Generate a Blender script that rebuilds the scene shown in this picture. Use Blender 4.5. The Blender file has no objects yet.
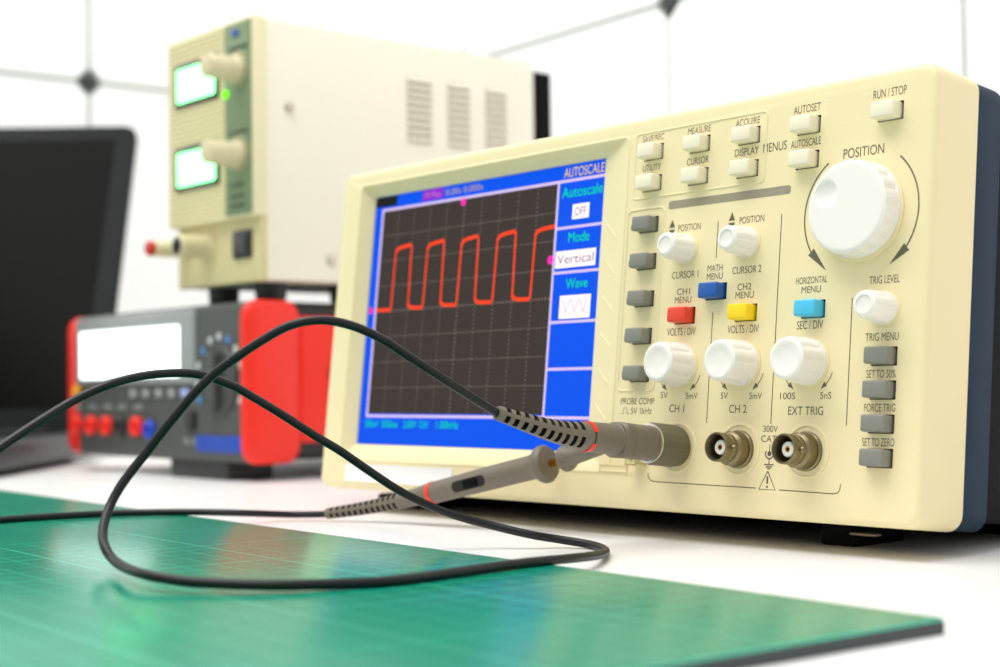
import bpy, bmesh, math, random
from mathutils import Vector, Matrix
from math import sin, cos, pi, radians as RAD

sc = bpy.context.scene
COL = sc.collection
random.seed(7)

# ------------------------------------------------------------------ camera, world, lights, exposure
cam_d = bpy.data.cameras.new('camera'); cam = bpy.data.objects.new('camera', cam_d); COL.objects.link(cam)
c_r = Vector((0.6490189, 0.7606436, -0.0139907)); c_u = Vector((0.0346976, -0.0112247, 0.9993348)); c_f = Vector((-0.7599806, 0.6490726, 0.0336776))
cam.matrix_world = Matrix(((c_r.x, c_u.x, -c_f.x, 0.4215538), (c_r.y, c_u.y, -c_f.y, -0.3891249), (c_r.z, c_u.z, -c_f.z, 0.0539043), (0, 0, 0, 1)))
cam_d.sensor_width = 36; cam_d.lens = 55.02; cam_d.clip_start = .01; cam_d.clip_end = 50
cam_d.dof.use_dof = True; cam_d.dof.focus_distance = 0.492; cam_d.dof.aperture_fstop = 11.0
sc.camera = cam
w = bpy.data.worlds.new('world'); sc.world = w; w.use_nodes = True
bg = w.node_tree.nodes['Background']; bg.inputs[0].default_value = (1.0, 1.0, 1.0, 1); bg.inputs[1].default_value = 0.60
def area(name, loc, target, size, power, col=(1, 1, 1)):
    l = bpy.data.lights.new(name, 'AREA'); l.shape = 'RECTANGLE'; l.size, l.size_y = size; l.energy = power; l.color = col
    o = bpy.data.objects.new(name, l); COL.objects.link(o); o.location = loc
    o.rotation_euler = (Vector(target) - Vector(loc)).to_track_quat('-Z', 'Y').to_euler(); return o
area('ceiling_light_panel', (-0.25, -0.55, 1.75), (-0.2, 0.1, 0), (1.6, 1.0), 26, (1, .995, .985))
sc.view_settings.view_transform = 'Standard'; sc.view_settings.look = 'None'; sc.view_settings.gamma = 1
sc.view_settings.use_curve_mapping = False; sc.view_settings.exposure = 0.36

# ------------------------------------------------------------------ materials
def lin(c): return tuple((x / 255 / 12.92) if x / 255 <= .04045 else ((x / 255 + .055) / 1.055) ** 2.4 for x in c)
MATS = {}
def mat(name, rgb, rough=.5, metal=0., spec=.5, bump=0., bscale=900., var=0., vscale=60., emit=0., coat=0.):
    if name in MATS: return MATS[name]
    m = bpy.data.materials.new(name); m.use_nodes = True; nt = m.node_tree; b = nt.nodes['Principled BSDF']
    c = lin(rgb); b.inputs['Base Color'].default_value = (*c, 1); b.inputs['Roughness'].default_value = rough
    b.inputs['Metallic'].default_value = metal; b.inputs['Specular IOR Level'].default_value = spec
    if coat: b.inputs['Coat Weight'].default_value = coat
    if emit: b.inputs['Emission Color'].default_value = (*c, 1); b.inputs['Emission Strength'].default_value = emit
    tc = nt.nodes.new('ShaderNodeTexCoord')
    if bump:
        n = nt.nodes.new('ShaderNodeTexNoise'); n.inputs['Scale'].default_value = bscale; n.inputs['Detail'].default_value = 2
        bp = nt.nodes.new('ShaderNodeBump'); bp.inputs['Strength'].default_value = bump; bp.inputs['Distance'].default_value = .0003
        nt.links.new(tc.outputs['Object'], n.inputs['Vector']); nt.links.new(n.outputs['Fac'], bp.inputs['Height']); nt.links.new(bp.outputs[0], b.inputs['Normal'])
    if var:
        n = nt.nodes.new('ShaderNodeTexNoise'); n.inputs['Scale'].default_value = vscale; n.inputs['Detail'].default_value = 3
        r = nt.nodes.new('ShaderNodeMapRange'); r.inputs['To Min'].default_value = 1 - var; r.inputs['To Max'].default_value = 1 + var
        mx = nt.nodes.new('ShaderNodeMix'); mx.data_type = 'RGBA'; mx.blend_type = 'MULTIPLY'; mx.inputs[0].default_value = 1
        mx.inputs[6].default_value = (*c, 1)
        nt.links.new(tc.outputs['Object'], n.inputs['Vector']); nt.links.new(n.outputs['Fac'], r.inputs['Value']); nt.links.new(r.outputs[0], mx.inputs[7]); nt.links.new(mx.outputs[2], b.inputs['Base Color'])
    MATS[name] = m; return m
def glow(name, rgb, strength):
    if name in MATS: return MATS[name]
    m = bpy.data.materials.new(name); m.use_nodes = True; nt = m.node_tree; b = nt.nodes['Principled BSDF']
    b.inputs['Base Color'].default_value = (.01, .01, .01, 1); b.inputs['Roughness'].default_value = .4; b.inputs['Specular IOR Level'].default_value = .0
    b.inputs['Emission Color'].default_value = (*lin(rgb), 1); b.inputs['Emission Strength'].default_value = strength
    MATS[name] = m; return m

CREAM = mat('cream_plastic', (236, 221, 174), .42, bump=.12, bscale=1600, var=.012)
BTN_W = mat('ivory_button_plastic', (236, 228, 200), .4)
KNOB_W = mat('white_knob_plastic', (238, 234, 226), .35)
BTN_G = mat('grey_button_rubber', (128, 128, 118), .5, bump=.06)
NAVY = mat('navy_plastic', (14, 40, 62), .5, spec=.15, bump=.15, bscale=1500)
BLACK = mat('black_plastic', (13, 14, 15), .55, spec=.08, bump=.1)
POCKET_SHADE = mat('pocket_shade_paint', (38, 34, 26), .8)  # shade of the button gaps painted onto pocket walls and floors
INK = mat('grey_brown_print', (98, 90, 72), .6)
BARM = mat('grey_bar_print', (150, 142, 118), .6, bump=.2, bscale=2500)
RED_B = mat('red_button_plastic', (226, 62, 30), .4)
YEL_B = mat('yellow_button_plastic', (250, 212, 0), .4)
BLU_B = mat('blue_button_plastic', (8, 84, 166), .4)
CYA_B = mat('cyan_button_plastic', (70, 188, 226), .4)
NICKEL = mat('tarnished_nickel', (134, 123, 94), .42, metal=1., bump=.1)
PTFE = mat('white_insulator', (240, 238, 230), .4)
GOLD = mat('gold_contact', (214, 150, 40), .3, metal=1.)
TAUPE = mat('taupe_probe_plastic', (112, 103, 88), .5, bump=.12, bscale=1500)
TAUPE_D = mat('dark_taupe_knurl', (98, 94, 74), .5, bump=.1)
REDR = mat('red_marker_ring', (232, 52, 36), .4)
CABLE = mat('black_cable_rubber', (17, 19, 19), .4, spec=.35)
SLOT_DARK = mat('slot_dark', (30, 27, 22), .8)  # dark slot colour; paints the shade inside the strain relief slots
LABEL = mat('off_white_label', (244, 240, 236), .4)

# ------------------------------------------------------------------ helpers
def tag(o, label=None, cat=None, group=None, kind=None):
    if label: o['label'] = label
    if cat: o['category'] = cat
    if group: o['group'] = group
    if kind: o['kind'] = kind
    return o
def link(name, me, parent=None, loc=None, rot=None):
    o = bpy.data.objects.new(name, me); COL.objects.link(o)
    if parent: o.parent = parent
    if loc is not None: o.location = loc
    if rot is not None: o.rotation_euler = rot
    return o
def empty(name, loc=(0, 0, 0), rot=(0, 0, 0)):
    o = bpy.data.objects.new(name, None); COL.objects.link(o); o.location = loc; o.rotation_euler = rot; o.empty_display_size = .03; return o
def fin(name, bm, m, smooth=35):
    bmesh.ops.recalc_face_normals(bm, faces=bm.faces)
    me = bpy.data.meshes.new(name); bm.to_mesh(me); bm.free()
    for x in (m if isinstance(m, (list, tuple)) else [m]): me.materials.append(x)
    if smooth:
        me.polygons.foreach_set('use_smooth', [True] * len(me.polygons)); me.set_sharp_from_angle(angle=RAD(smooth))
    return me
def add_box(bm, c, s, bev=0., seg=2, rot=None):
    r = bmesh.ops.create_cube(bm, size=1.)
    vs = r['verts']
    for v in vs: v.co = Vector((v.co.x * s[0], v.co.y * s[1], v.co.z * s[2]))
    if bev:
        es = list({e for v in vs for e in v.link_edges})
        r2 = bmesh.ops.bevel(bm, geom=es, offset=bev, segments=seg, affect='EDGES', profile=.5)
        vs = list({v for f in r2['faces'] for v in f.verts} | {v for v in vs if v.is_valid})
    M = Matrix.Translation(c) @ (rot.to_4x4() if rot else Matrix())
    for v in vs: v.co = M @ v.co
    return vs
def box(name, c, s, m, parent=None, bev=0., seg=2, loc=None, rot=None, smooth=35):
    bm = bmesh.new(); add_box(bm, c, s, bev, seg); return link(name, fin(name, bm, m, smooth), parent, loc, rot)
def box2(name, lo, hi, m, parent=None, bev=0., seg=2, off=(0, 0, 0)):
    lo = Vector(lo) - Vector(off); hi = Vector(hi) - Vector(off)
    return box(name, (lo + hi) / 2, hi - lo, m, parent, bev, seg)
def add_lathe(bm, prof, seg=32, M=None, rf=None):
    """prof: (radius, height) rows about local z; rf(theta, i)-> radius factor"""
    M = M or Matrix(); rows = []
    for i, (r, h) in enumerate(prof):
        if r < 1e-7: rows.append([bm.verts.new(M @ Vector((0, 0, h)))])
        else: rows.append([bm.verts.new(M @ Vector((r * (rf(2 * pi * k / seg, i) if rf else 1) * cos(2 * pi * k / seg), r * (rf(2 * pi * k / seg, i) if rf else 1) * sin(2 * pi * k / seg), h))) for k in range(seg)])
    for a, b in zip(rows, rows[1:]):
        for k in range(seg):
            j = (k + 1) % seg
            if len(a) == 1 and len(b) == 1: continue
            if len(a) == 1: bm.faces.new((a[0], b[k], b[j]))
            elif len(b) == 1: bm.faces.new((a[k], a[j], b[0]))
            else: bm.faces.new((a[k], a[j], b[j], b[k]))
    return rows
def aim(p, d, up=(0, 0, 1)):
    q = Vector(d).normalized().to_track_quat('Z', 'Y'); return Matrix.Translation(p) @ q.to_matrix().to_4x4()
def lathe(name, prof, m, parent=None, seg=32, M=None, rf=None, smooth=35, loc=None):
    bm = bmesh.new(); add_lathe(bm, prof, seg, M, rf); return link(name, fin(name, bm, m, smooth), parent, loc)
def catmull(P, n):
    P = [Vector(p) for p in P]; Q = [2 * P[0] - P[1]] + P + [2 * P[-1] - P[-2]]; out = []
    for i in range(1, len(Q) - 2):
        for k in range(n):
            t = k / n; a, b, c, d = Q[i - 1:i + 3]
            out.append(.5 * ((2 * b) + (c - a) * t + (2 * a - 5 * b + 4 * c - d) * t * t + (3 * b - a - 3 * c + d) * t ** 3))
    out.append(P[-1]); return out
def frames(P):
    T = [(P[min(i + 1, len(P) - 1)] - P[max(i - 1, 0)]).normalized() for i in range(len(P))]
    up = Vector((0, 0, 1)); N = (up - T[0] * up.dot(T[0])).normalized(); out = []
    for t in T:
        N = (N - t * N.dot(t)).normalized(); out.append((t, N, t.cross(N)))
    return out
def add_tube(bm, P, rad, seg=12, cap=True):
    F = frames(P); rows = []
    for i, (p, (t, n, b)) in enumerate(zip(P, F)):
        r = rad(i / (len(P) - 1)) if callable(rad) else rad
        rows.append([bm.verts.new(p + (n * cos(2 * pi * k / seg) + b * sin(2 * pi * k / seg)) * r) for k in range(seg)])
    for a, b in zip(rows, rows[1:]):
        for k in range(seg): bm.faces.new((a[k], a[(k + 1) % seg], b[(k + 1) % seg], b[k]))
    if cap: bm.faces.new(rows[0]); bm.faces.new(rows[-1])
def tube(name, P, rad, m, parent=None, seg=12):
    bm = bmesh.new(); add_tube(bm, P, rad, seg); return link(name, fin(name, bm, m, 50), parent)
def rrect(x0, x1, z0, z1, r, k=6):
    pts = []
    for cx, cz, a0 in ((x1 - r, z1 - r, 0), (x0 + r, z1 - r, 90), (x0 + r, z0 + r, 180), (x1 - r, z0 + r, 270)):
        for i in range(k + 1):
            a = RAD(a0 + 90 * i / k); pts.append((cx + r * cos(a), cz + r * sin(a)))
    return pts
def add_loops(bm, loops, cap0=False, cap1=False):
    rows = [[bm.verts.new(p) for p in L] for L in loops]; n = len(rows[0])
    for a, b in zip(rows, rows[1:]):
        for k in range(n): bm.faces.new((a[k], a[(k + 1) % n], b[(k + 1) % n], b[k]))
    if cap0: bm.faces.new(rows[0])
    if cap1: bm.faces.new(rows[-1])
    return rows

# ------------------------------------------------------------------ setting: tiled walls in a corner, floor, desk
TILE = mat('white_glazed_tile', (246, 247, 245), .22, var=.006, vscale=8)
GROUT = mat('grey_grout', (190, 194, 187), .9, bump=.4, bscale=300)
DIAM = mat('charcoal_insert_tile', (44, 52, 52), .3)
FLOORM = mat('grey_floor', (150, 150, 148), .6, var=.06, vscale=5)
ROOM_R = RAD(-3.3); CORNER = Vector((-1.0772, 0.6133, 0)); T = .30; ZROW = .382; RW = Matrix.Rotation(ROOM_R, 3, 'Z')
def poly_plate(pts, y0, y1, bev=.0008):
    bm = bmesh.new(); f = bm.faces.new([bm.verts.new((x, y1, z)) for x, z in pts])
    n = len(pts); cx = sum(p[0] for p in pts) / n; cz = sum(p[1] for p in pts) / n
    k = 1 - bev / max(abs(p[0] - cx) for p in pts)
    L = [[(x, y1, z) for x, z in pts], [(x, y0 + bev, z) for x, z in pts], [(cx + (x - cx) * k, y0, cz + (z - cz) * k) for x, z in pts]]
    bm.clear(); add_loops(bm, L, True, True); return bm
g = .0022; d = .0125; h = T / 2 - g
TILE_ME = fin('tile', poly_plate([(h, -h + d), (h, h - d), (h - d, h), (-h + d, h), (-h, h - d), (-h, -h + d), (-h + d, -h), (h - d, -h)], -.006, 0), TILE, 30)
dd = .0112
DIAM_ME = fin('diamond_insert', poly_plate([(dd, 0), (0, dd), (-dd, 0), (0, -dd)], -.006, 0), DIAM, 30)
def tiled_wall(name, label, ncols, rot, sgn, off=0.):
    # local x runs along the wall away from the corner, local -y faces the room
    bm = bmesh.new(); L = ncols * T
    add_box(bm, ((L / 2) * sgn, .052, .29), (L + .0, .1, 2.08))
    o = link(name, fin(name, bm, GROUT, 0), None, CORNER, (0, 0, rot)); tag(o, label, 'wall', kind='structure')
    for r in range(-2, 4):
        for c in range(ncols):
            link('tile', TILE_ME, o, (sgn * ((c + .5) * T - off), .002, ZROW + (r - .5) * T))
    for r in range(-1, 3):
        for c in range(1, ncols): link('diamond_insert', DIAM_ME, o, (sgn * (c * T - off), .002, ZROW + r * T))
    return o
tiled_wall('wall_back', 'white octagon tiled wall with charcoal diamond inserts behind the instruments', 8, ROOM_R, 1)
tiled_wall('wall_left', 'white octagon tiled side wall with diamond insert above the laptop', 6, ROOM_R + pi / 2, -1, .018)
fl = box('floor', (0, 0, 0), (3.4, 3.2, .02), FLOORM, None, loc=(CORNER + RW @ Vector((1.3, -1.3, -.76))), rot=(0, 0, ROOM_R)); tag(fl, 'plain grey floor under the white desk', 'floor', kind='structure')
DESKM = mat('white_desk_laminate', (240, 239, 236), .32, var=.008, vscale=14)
desk = empty('desk', CORNER + RW @ Vector((1.06, -.66, -.75)), (0, 0, ROOM_R)); tag(desk, 'white laminate desk carrying all the instruments', 'desk')
box('desktop', (0, 0, .735), (2.08, 1.28, .03), DESKM, desk, .002)
for sx in (-1, 1):
    for sy in (-1, 1): box('leg', (sx * .98, sy * .58, .36), (.05, .05, .72), DESKM, desk, .003)

# ------------------------------------------------------------------ oscilloscope
TH = RAD(-6.42477); OY, OZ = -.07 * sin(-TH), .07 * cos(TH)
osc = empty('oscilloscope', (0, 0, 0), (TH, 0, 0))
tag(osc, 'cream bench oscilloscope with navy rear, blue screen showing a red square wave', 'oscilloscope')
OM = Matrix.Rotation(TH, 4, 'X'); OMI = OM.inverted()
def S(u, v, n=0.): return Vector((u * .001, -n * .001 + OY, v * .001 + OZ))
L_, R_, T_, B_ = -152.3, 160.5, 80.8, -60.5
HX0, HX1, HZ0, HZ1 = -137.2, 30.6, -47.6, 73.8     # screen recess ridge
SX0, SX1, SZ0, SZ1 = -132.4, 13.9, -40.6, 69.1     # display
# button data: (u, v, kind)
BW, BH = 8.5, 5.2
buttons = [(u, v, 'w', t) for v, row in ((66.9, ('save', 'measure', 'acquire', 'autoset', 'run')), (55.5, ('utility', 'cursor', 'display', 'autoscale', None))) for u, t in zip((43.3, 65.3, 87.5, 112.5, 143.9), row) if t]
buttons += [(43.0, 40.5 - 13.36 * i, 'g', 'F%d' % i) for i in range(5)]
buttons += [(145.5, -9.1 - 10.27 * i, 'g', 't') for i in range(4)]
buttons += [(76.6, 14.6, 'blue', ''), (63.0, 6.9, 'red', ''), (90.2, 6.7, 'yellow', ''), (117.9, 6.6, 'cyan', '')]
# front shell with real recess and real button pockets
bm = bmesh.new(); loops = []; RO = 5.5
RF = 2.4
loops.append([S(x, z, -22.6) for x, z in rrect(L_ + .9, R_ - .9, B_ + .9, T_ - .9, RO)])
loops.append([S(x, z, -22.2) for x, z in rrect(L_, R_, B_, T_, RO)])
for i in range(0, 7):
    a = RAD(90 * i / 6); ins = RF * (1 - cos(a)); n = -RF + RF * sin(a)
    loops.append([S(x, z, n) for x, z in rrect(L_ + ins, R_ - ins, B_ + ins, T_ - ins, max(RO - ins, 2.0))])
loops.append([S(x, z, 0) for x, z in rrect(HX0 - 1.1, HX1 + 1.1, HZ0 - 1.1, HZ1 + 1.1, 3)])
loops.append([S(x, z, .35) for x, z in rrect(HX0 - .5, HX1 + .5, HZ0 - .5, HZ1 + .5, 2.6)])
loops.append([S(x, z, .25) for x, z in rrect(HX0, HX1, HZ0, HZ1, 2.2)])
loops.append([S(x, z, -4.6) for x, z in rrect(SX0 - .3, SX1 + .3, SZ0 - .3, SZ1 + .3, .5)])
loops.append([S(x, z, -7) for x, z in rrect(SX0 - .3, SX1 + .3, SZ0 - .3, SZ1 + .3, .5)])
add_loops(bm, loops + [])
rows_back = [v for v in bm.verts]
n_ = len(loops[0]); bm.verts.ensure_lookup_table()
bm.faces.new([bm.verts[i] for i in range(n_)]); bm.faces.new([bm.verts[len(bm.verts) - n_ + i] for i in range(n_)])
shell_me = fin('front_panel', bm, [CREAM, POCKET_SHADE], 28)
shell = link('front_panel', shell_me, osc)
cb = bmesh.new()
for u, v, k, t in buttons: add_box(cb, S(u + .25, v, -1.2), ((BW + .8) * .001, .0044, (BH + .6) * .001))
cut_me = fin('cutter', cb, POCKET_SHADE, 0); cut = link('cutter', cut_me, osc)
bpy.context.view_layer.update()
md = shell.modifiers.new('cut', 'BOOLEAN'); md.operation = 'DIFFERENCE'; md.solver = 'EXACT'; md.object = cut
dg = bpy.context.evaluated_depsgraph_get()
new_me = bpy.data.meshes.new_from_object(shell.evaluated_get(dg)); shell.modifiers.clear(); shell.data = new_me; new_me.name = 'front_panel'
bpy.data.objects.remove(cut)
if len(new_me.materials) < 2: new_me.materials.append(POCKET_SHADE)
for p in new_me.polygons:
    c = p.center; n = -(c.y - OY) * 1000; p.material_index = 0
    if n < -.02 and -4 < n:
        for u, v, k, t in buttons:
            if abs(c.x * 1000 - u - .25) < BW / 2 + .6 and abs((c.z - OZ) * 1000 - v) < BH / 2 + .5: p.material_index = 1
new_me.set_sharp_from_angle(angle=RAD(28))
# rear housing
bm = bmesh.new()
add_loops(bm, [[S(x, z, n) for x, z in rrect(L_ + i, R_ - i, B_ + i, T_ - i, RO)] for n, i in ((-22.3, 1.4), (-22.5, .5), (-36, .5), (-37, 1.2), (-37.2, 6))], True, True)
link('body', fin('body', bm, NAVY, 40), osc)
bm = bmesh.new()
add_loops(bm, [[S(x, z, n) for x, z in rrect(L_ + i, R_ - i, B_ + j, T_ - k, 7)] for n, i, j, k in ((-37.1, 3, 3, 3), (-100, 5, 5, 6), (-108, 9, 8, 11))], True, True)
link('rear_cover', fin('rear_cover', bm, BLACK, 40), osc)
# feet (flat on the desk)
def wbox(name, lo, hi, m, parent, inv, bev=.001):
    bm = bmesh.new(); lo = Vector(lo); hi = Vector(hi); vs = add_box(bm, (lo + hi) / 2, hi - lo, bev)
    for v in bm.verts: v.co = inv @ v.co
    return link(name, fin(name, bm, m), parent)
for x0, x1 in ((.1055, .1190), (-.142, -.112)):
    f = wbox('foot', (x0, .018, 0), (x1, .046 if x0 > 0 else .084, .0085 if x0 > 0 else .0058), BLACK, osc, OMI)
    wbox('foot_hinge', (x1 - .001, .0165, .0040), (x1 + .0095, .0200, .0050), mat('bail_metal', (170, 150, 125), .4, metal=.6), f, OMI, .0006)
for x0, x1 in ((-.142, .145),): wbox('rear_foot', (x0, .085, 0), (x1, .11, .0065), BLACK, osc, OMI)
# ---- display
scr = box2('display', S(SX0, SZ0, -7), S(SX1, SZ1, -5.1), glow('screen_blue', (0, 80, 226), .92), osc)
def flat(name, pts, n, m, parent, thick=0.):
    bm = bmesh.new(); bm.faces.new([bm.verts.new(S(u, v, n)) for u, v in pts]); me = bpy.data.meshes.new(name); bm.to_mesh(me); bm.free(); me.materials.append(m); return link(name, me, parent)
def rectp(u0, u1, v0, v1): return [(u0, v0), (u1, v0), (u1, v1), (u0, v1)]
PLOT = glow('screen_plot', (62, 54, 50), .8); PINKL = glow('screen_line', (205, 186, 226), .95); GRID = glow('screen_grid', (118, 106, 98), 1.0)
flat('plot_area', rectp(-126.2, -12, -27.3, 62.4), -5.0, PLOT, scr)
flat('status_block', rectp(-132.4, -116.9, 64.6, 69.1), -5.0, glow('screen_black', (24, 26, 22), 1.0), scr)
def multi(name, rects, n, m, parent):
    bm = bmesh.new()
    for q in rects: bm.faces.new([bm.verts.new(S(u, v, n)) for u, v in q])
    me = bpy.data.meshes.new(name); bm.to_mesh(me); bm.free(); me.materials.append(m); return link(name, me, parent)
multi('frame_lines', [rectp(-127.4, SX1, 62.4, 63.6), rectp(-127.4, -126.0, -28.4, 62.4), rectp(-127.4, SX1, -29.0, -27.8), rectp(-12.2, -11.0, -28, 62.6)] + [rectp(-11, SX1, v - .55, v + .55) for v in (44.6, 27.2, 8.1, -9.9)], -4.96, PINKL, scr)
dots = []; W_, H_ = 114.2, 89.7
for i in range(1, 10):
    u = -126.2 + W_ * i / 10
    for k in range(50):
        v = -27.3 + H_ * (k + .5) / 50; s = .42 if i == 5 else .25
        dots.append(rectp(u - s, u + s, v - .3, v + .3))
for j in range(1, 8):
    v = -27.3 + H_ * j / 8
    for k in range(60):
        u = -126.2 + W_ * (k + .5) / 60; s = .42 if j == 4 else .25
        dots.append(rectp(u - .35, u + .35, v - s, v + s))
multi('graticule', dots, -4.96, GRID, scr)
# square wave trace
tr = [(-126, 18.3)]
rise = [-115.2, -92.5, -69.6, -46.6, -23.7]; fall = [-103.6, -81.1, -58.5, -35.2, None]
for r, f in zip(rise, fall):
    tr += [(r - .8, 17.9), (r - .1, 19.5), (r + .5, 43.2), (r + 1.6, 44.6), (r + 4, 45.2)]
    if f is None: tr += [(-12.4, 45.8)]
    else: tr += [(f - .5, 45.9), (f + .1, 44.6), (f + .6, 20), (f + 1.5, 18.8), (f + 3.5, 18.2)]
bm = bmesh.new(); wd = .75
for a, b in zip(tr, tr[1:]):
    a, b = Vector(a), Vector(b); t = (b - a).normalized(); steep = abs(t.y) > .9; ww = .5 if steep else wd; nn = Vector((-t.y, t.x)) * ww; e = t * .35
    bm.faces.new([bm.verts.new(S(p.x, p.y, -4.9)) for p in (a - nn - e, b - nn + e, b + nn + e, a + nn - e)])
me = bpy.data.meshes.new('waveform'); bm.to_mesh(me); bm.free(); me.materials.append(glow('screen_red', (236, 62, 26), 1.05)); link('waveform', me, scr)
def cap_height():
    cu = bpy.data.curves.new('t', 'FONT'); cu.body = 'H'; o = bpy.data.objects.new('t', cu); COL.objects.link(o)
    me = bpy.data.meshes.new_from_object(o); r = max(v.co.y for v in me.vertices); bpy.data.objects.remove(o); bpy.data.curves.remove(cu); bpy.data.meshes.remove(me); return r
CAPH = cap_height()
def text(s, u0, u1, vc, hh, m, parent, n=.06, name='lettering', bold=0.):
    cu = bpy.data.curves.new('t', 'FONT'); cu.body = s; cu.size = 1; cu.offset = 0; o = bpy.data.objects.new('t', cu); COL.objects.link(o)
    me = bpy.data.meshes.new_from_object(o); bpy.data.objects.remove(o); bpy.data.curves.remove(cu)
    xs = [v.co.x for v in me.vertices]; ys = [v.co.y for v in me.vertices]; x0, x1, y0, y1 = min(xs), max(xs), 0., CAPH
    for v in me.vertices:
        v.co = S(u0 + (v.co.x - x0) / (x1 - x0) * (u1 - u0), vc - hh / 2 + (v.co.y - y0) / (y1 - y0) * hh, n)
    me.materials.clear(); me.materials.append(m); me.name = name; return link(name, me, parent)
YELT = glow('screen_yellow', (222, 190, 60), 1.0); GRNT = glow('screen_green', (0, 214, 120), 1.0); PALE = glow('screen_white', (248, 236, 240), 1.0); DKT = glow('screen_dark_text', (110, 90, 110), .9); MAG = glow('screen_magenta', (236, 40, 170), 1.0)
text('AUTOSCALE', -8.8, 13.3, 66.2, 3.6, YELT, scr, -4.9, bold=.015)
text('Autoscale', -9.2, 13.2, 58.4, 4.0, GRNT, scr, -4.9, bold=.02)
flat('menu_field', rectp(-2.8, 6.4, 47.6, 53.4), -4.95, PALE, scr); text('OFF', -1.4, 5.0, 50.5, 3.2, DKT, scr, -4.88)
text('Mode', -4.0, 7.6, 40.6, 3.8, GRNT, scr, -4.9, bold=.02)
flat('menu_field', rectp(-10.6, 11.6, 29.0, 35.6), -4.95, PALE, scr); text('Vertical', -9.6, 10.6, 32.4, 3.4, DKT, scr, -4.88)
text('Wave', -3.8, 8.2, 22.8, 3.8, GRNT, scr, -4.9, bold=.02)
flat('menu_field', rectp(-6.6, 10.4, 9.3, 18.2), -4.95, PALE, scr); text('VVV', -5.2, 9.0, 13.6, 6.2, glow('screen_pale_text', (214, 196, 206), .95), scr, -4.88)
flat('status_field', rectp(-98.4, -84.2, 64.4, 69.0), -4.95, glow('screen_purple', (130, 36, 190), 1.0), scr)
text('M Pos', -96.6, -86, 66.6, 2.6, glow('screen_lilac', (196, 120, 190), .9), scr, -4.88)
text('0.00s 0.000s', -82.4, -57.8, 66.5, 2.6, glow('screen_ochre', (176, 156, 110), .9), scr, -4.88)
for s, a, b in (('500mV', -127.4, -117.6), ('500us', -115.4, -103.8), ('2.00V', -99.6, -90.6), ('CH1', -88.6, -82.8), ('1.00kHz', -77.0, -62.6)): text(s, a, b, -31.8, 3.0, GRNT, scr, -4.88, bold=.03)
for u, v, r in ((-70, 61.2, 1.7), (-130.0, 18.2, 1.5), (-13.4, 32.6, 1.8)): flat('marker', [(u + r * cos(2 * pi * k / 12), v + r * sin(2 * pi * k / 12)) for k in range(12)], -4.85, MAG, scr)
# cream ribs on the slope right of the display
for i in range(6):
    v = 41 - 13.36 * i; bm = bmesh.new()
    def sl(u): return -4.6 + (u - SX1) / (HX1 - SX1) * 4.85 + .05
    add_tube(bm, [S(18.6, v + 2.2, sl(18.6)), S(21, v + .6, sl(21)), S(26.2, v - 3.6, sl(26.2))], .0002, 8)
    link('rib', fin('rib', bm, CREAM, 60), osc)
# ---- raised outlines
def outline(name, u0, u1, v0, v1, r, wd, hgt, m=CREAM):
    bm = bmesh.new(); L = [rrect(u0 - wd / 2, u1 + wd / 2, v0 - wd / 2, v1 + wd / 2, r + wd / 2), rrect(u0 - wd / 4, u1 + wd / 4, v0 - wd / 4, v1 + wd / 4, r + wd / 4), rrect(u0 + wd / 4, u1 - wd / 4, v0 + wd / 4, v1 - wd / 4, r - wd / 4), rrect(u0 + wd / 2, u1 - wd / 2, v0 + wd / 2, v1 - wd / 2, r - wd / 2)]
    add_loops(bm, [[S(x, z, n) for x, z in q] for q, n in zip(L, (0, hgt, hgt, 0))]); return link(name, fin(name, bm, m, 60), osc)
outline('outline_ridge', 34.4, 95.2, 50.4, 74.4, 1.6, .8, .28)
outline('outline_ridge', 32.6, 50.6, -18.9, 46.4, 2.2, .9, .3)
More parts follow.
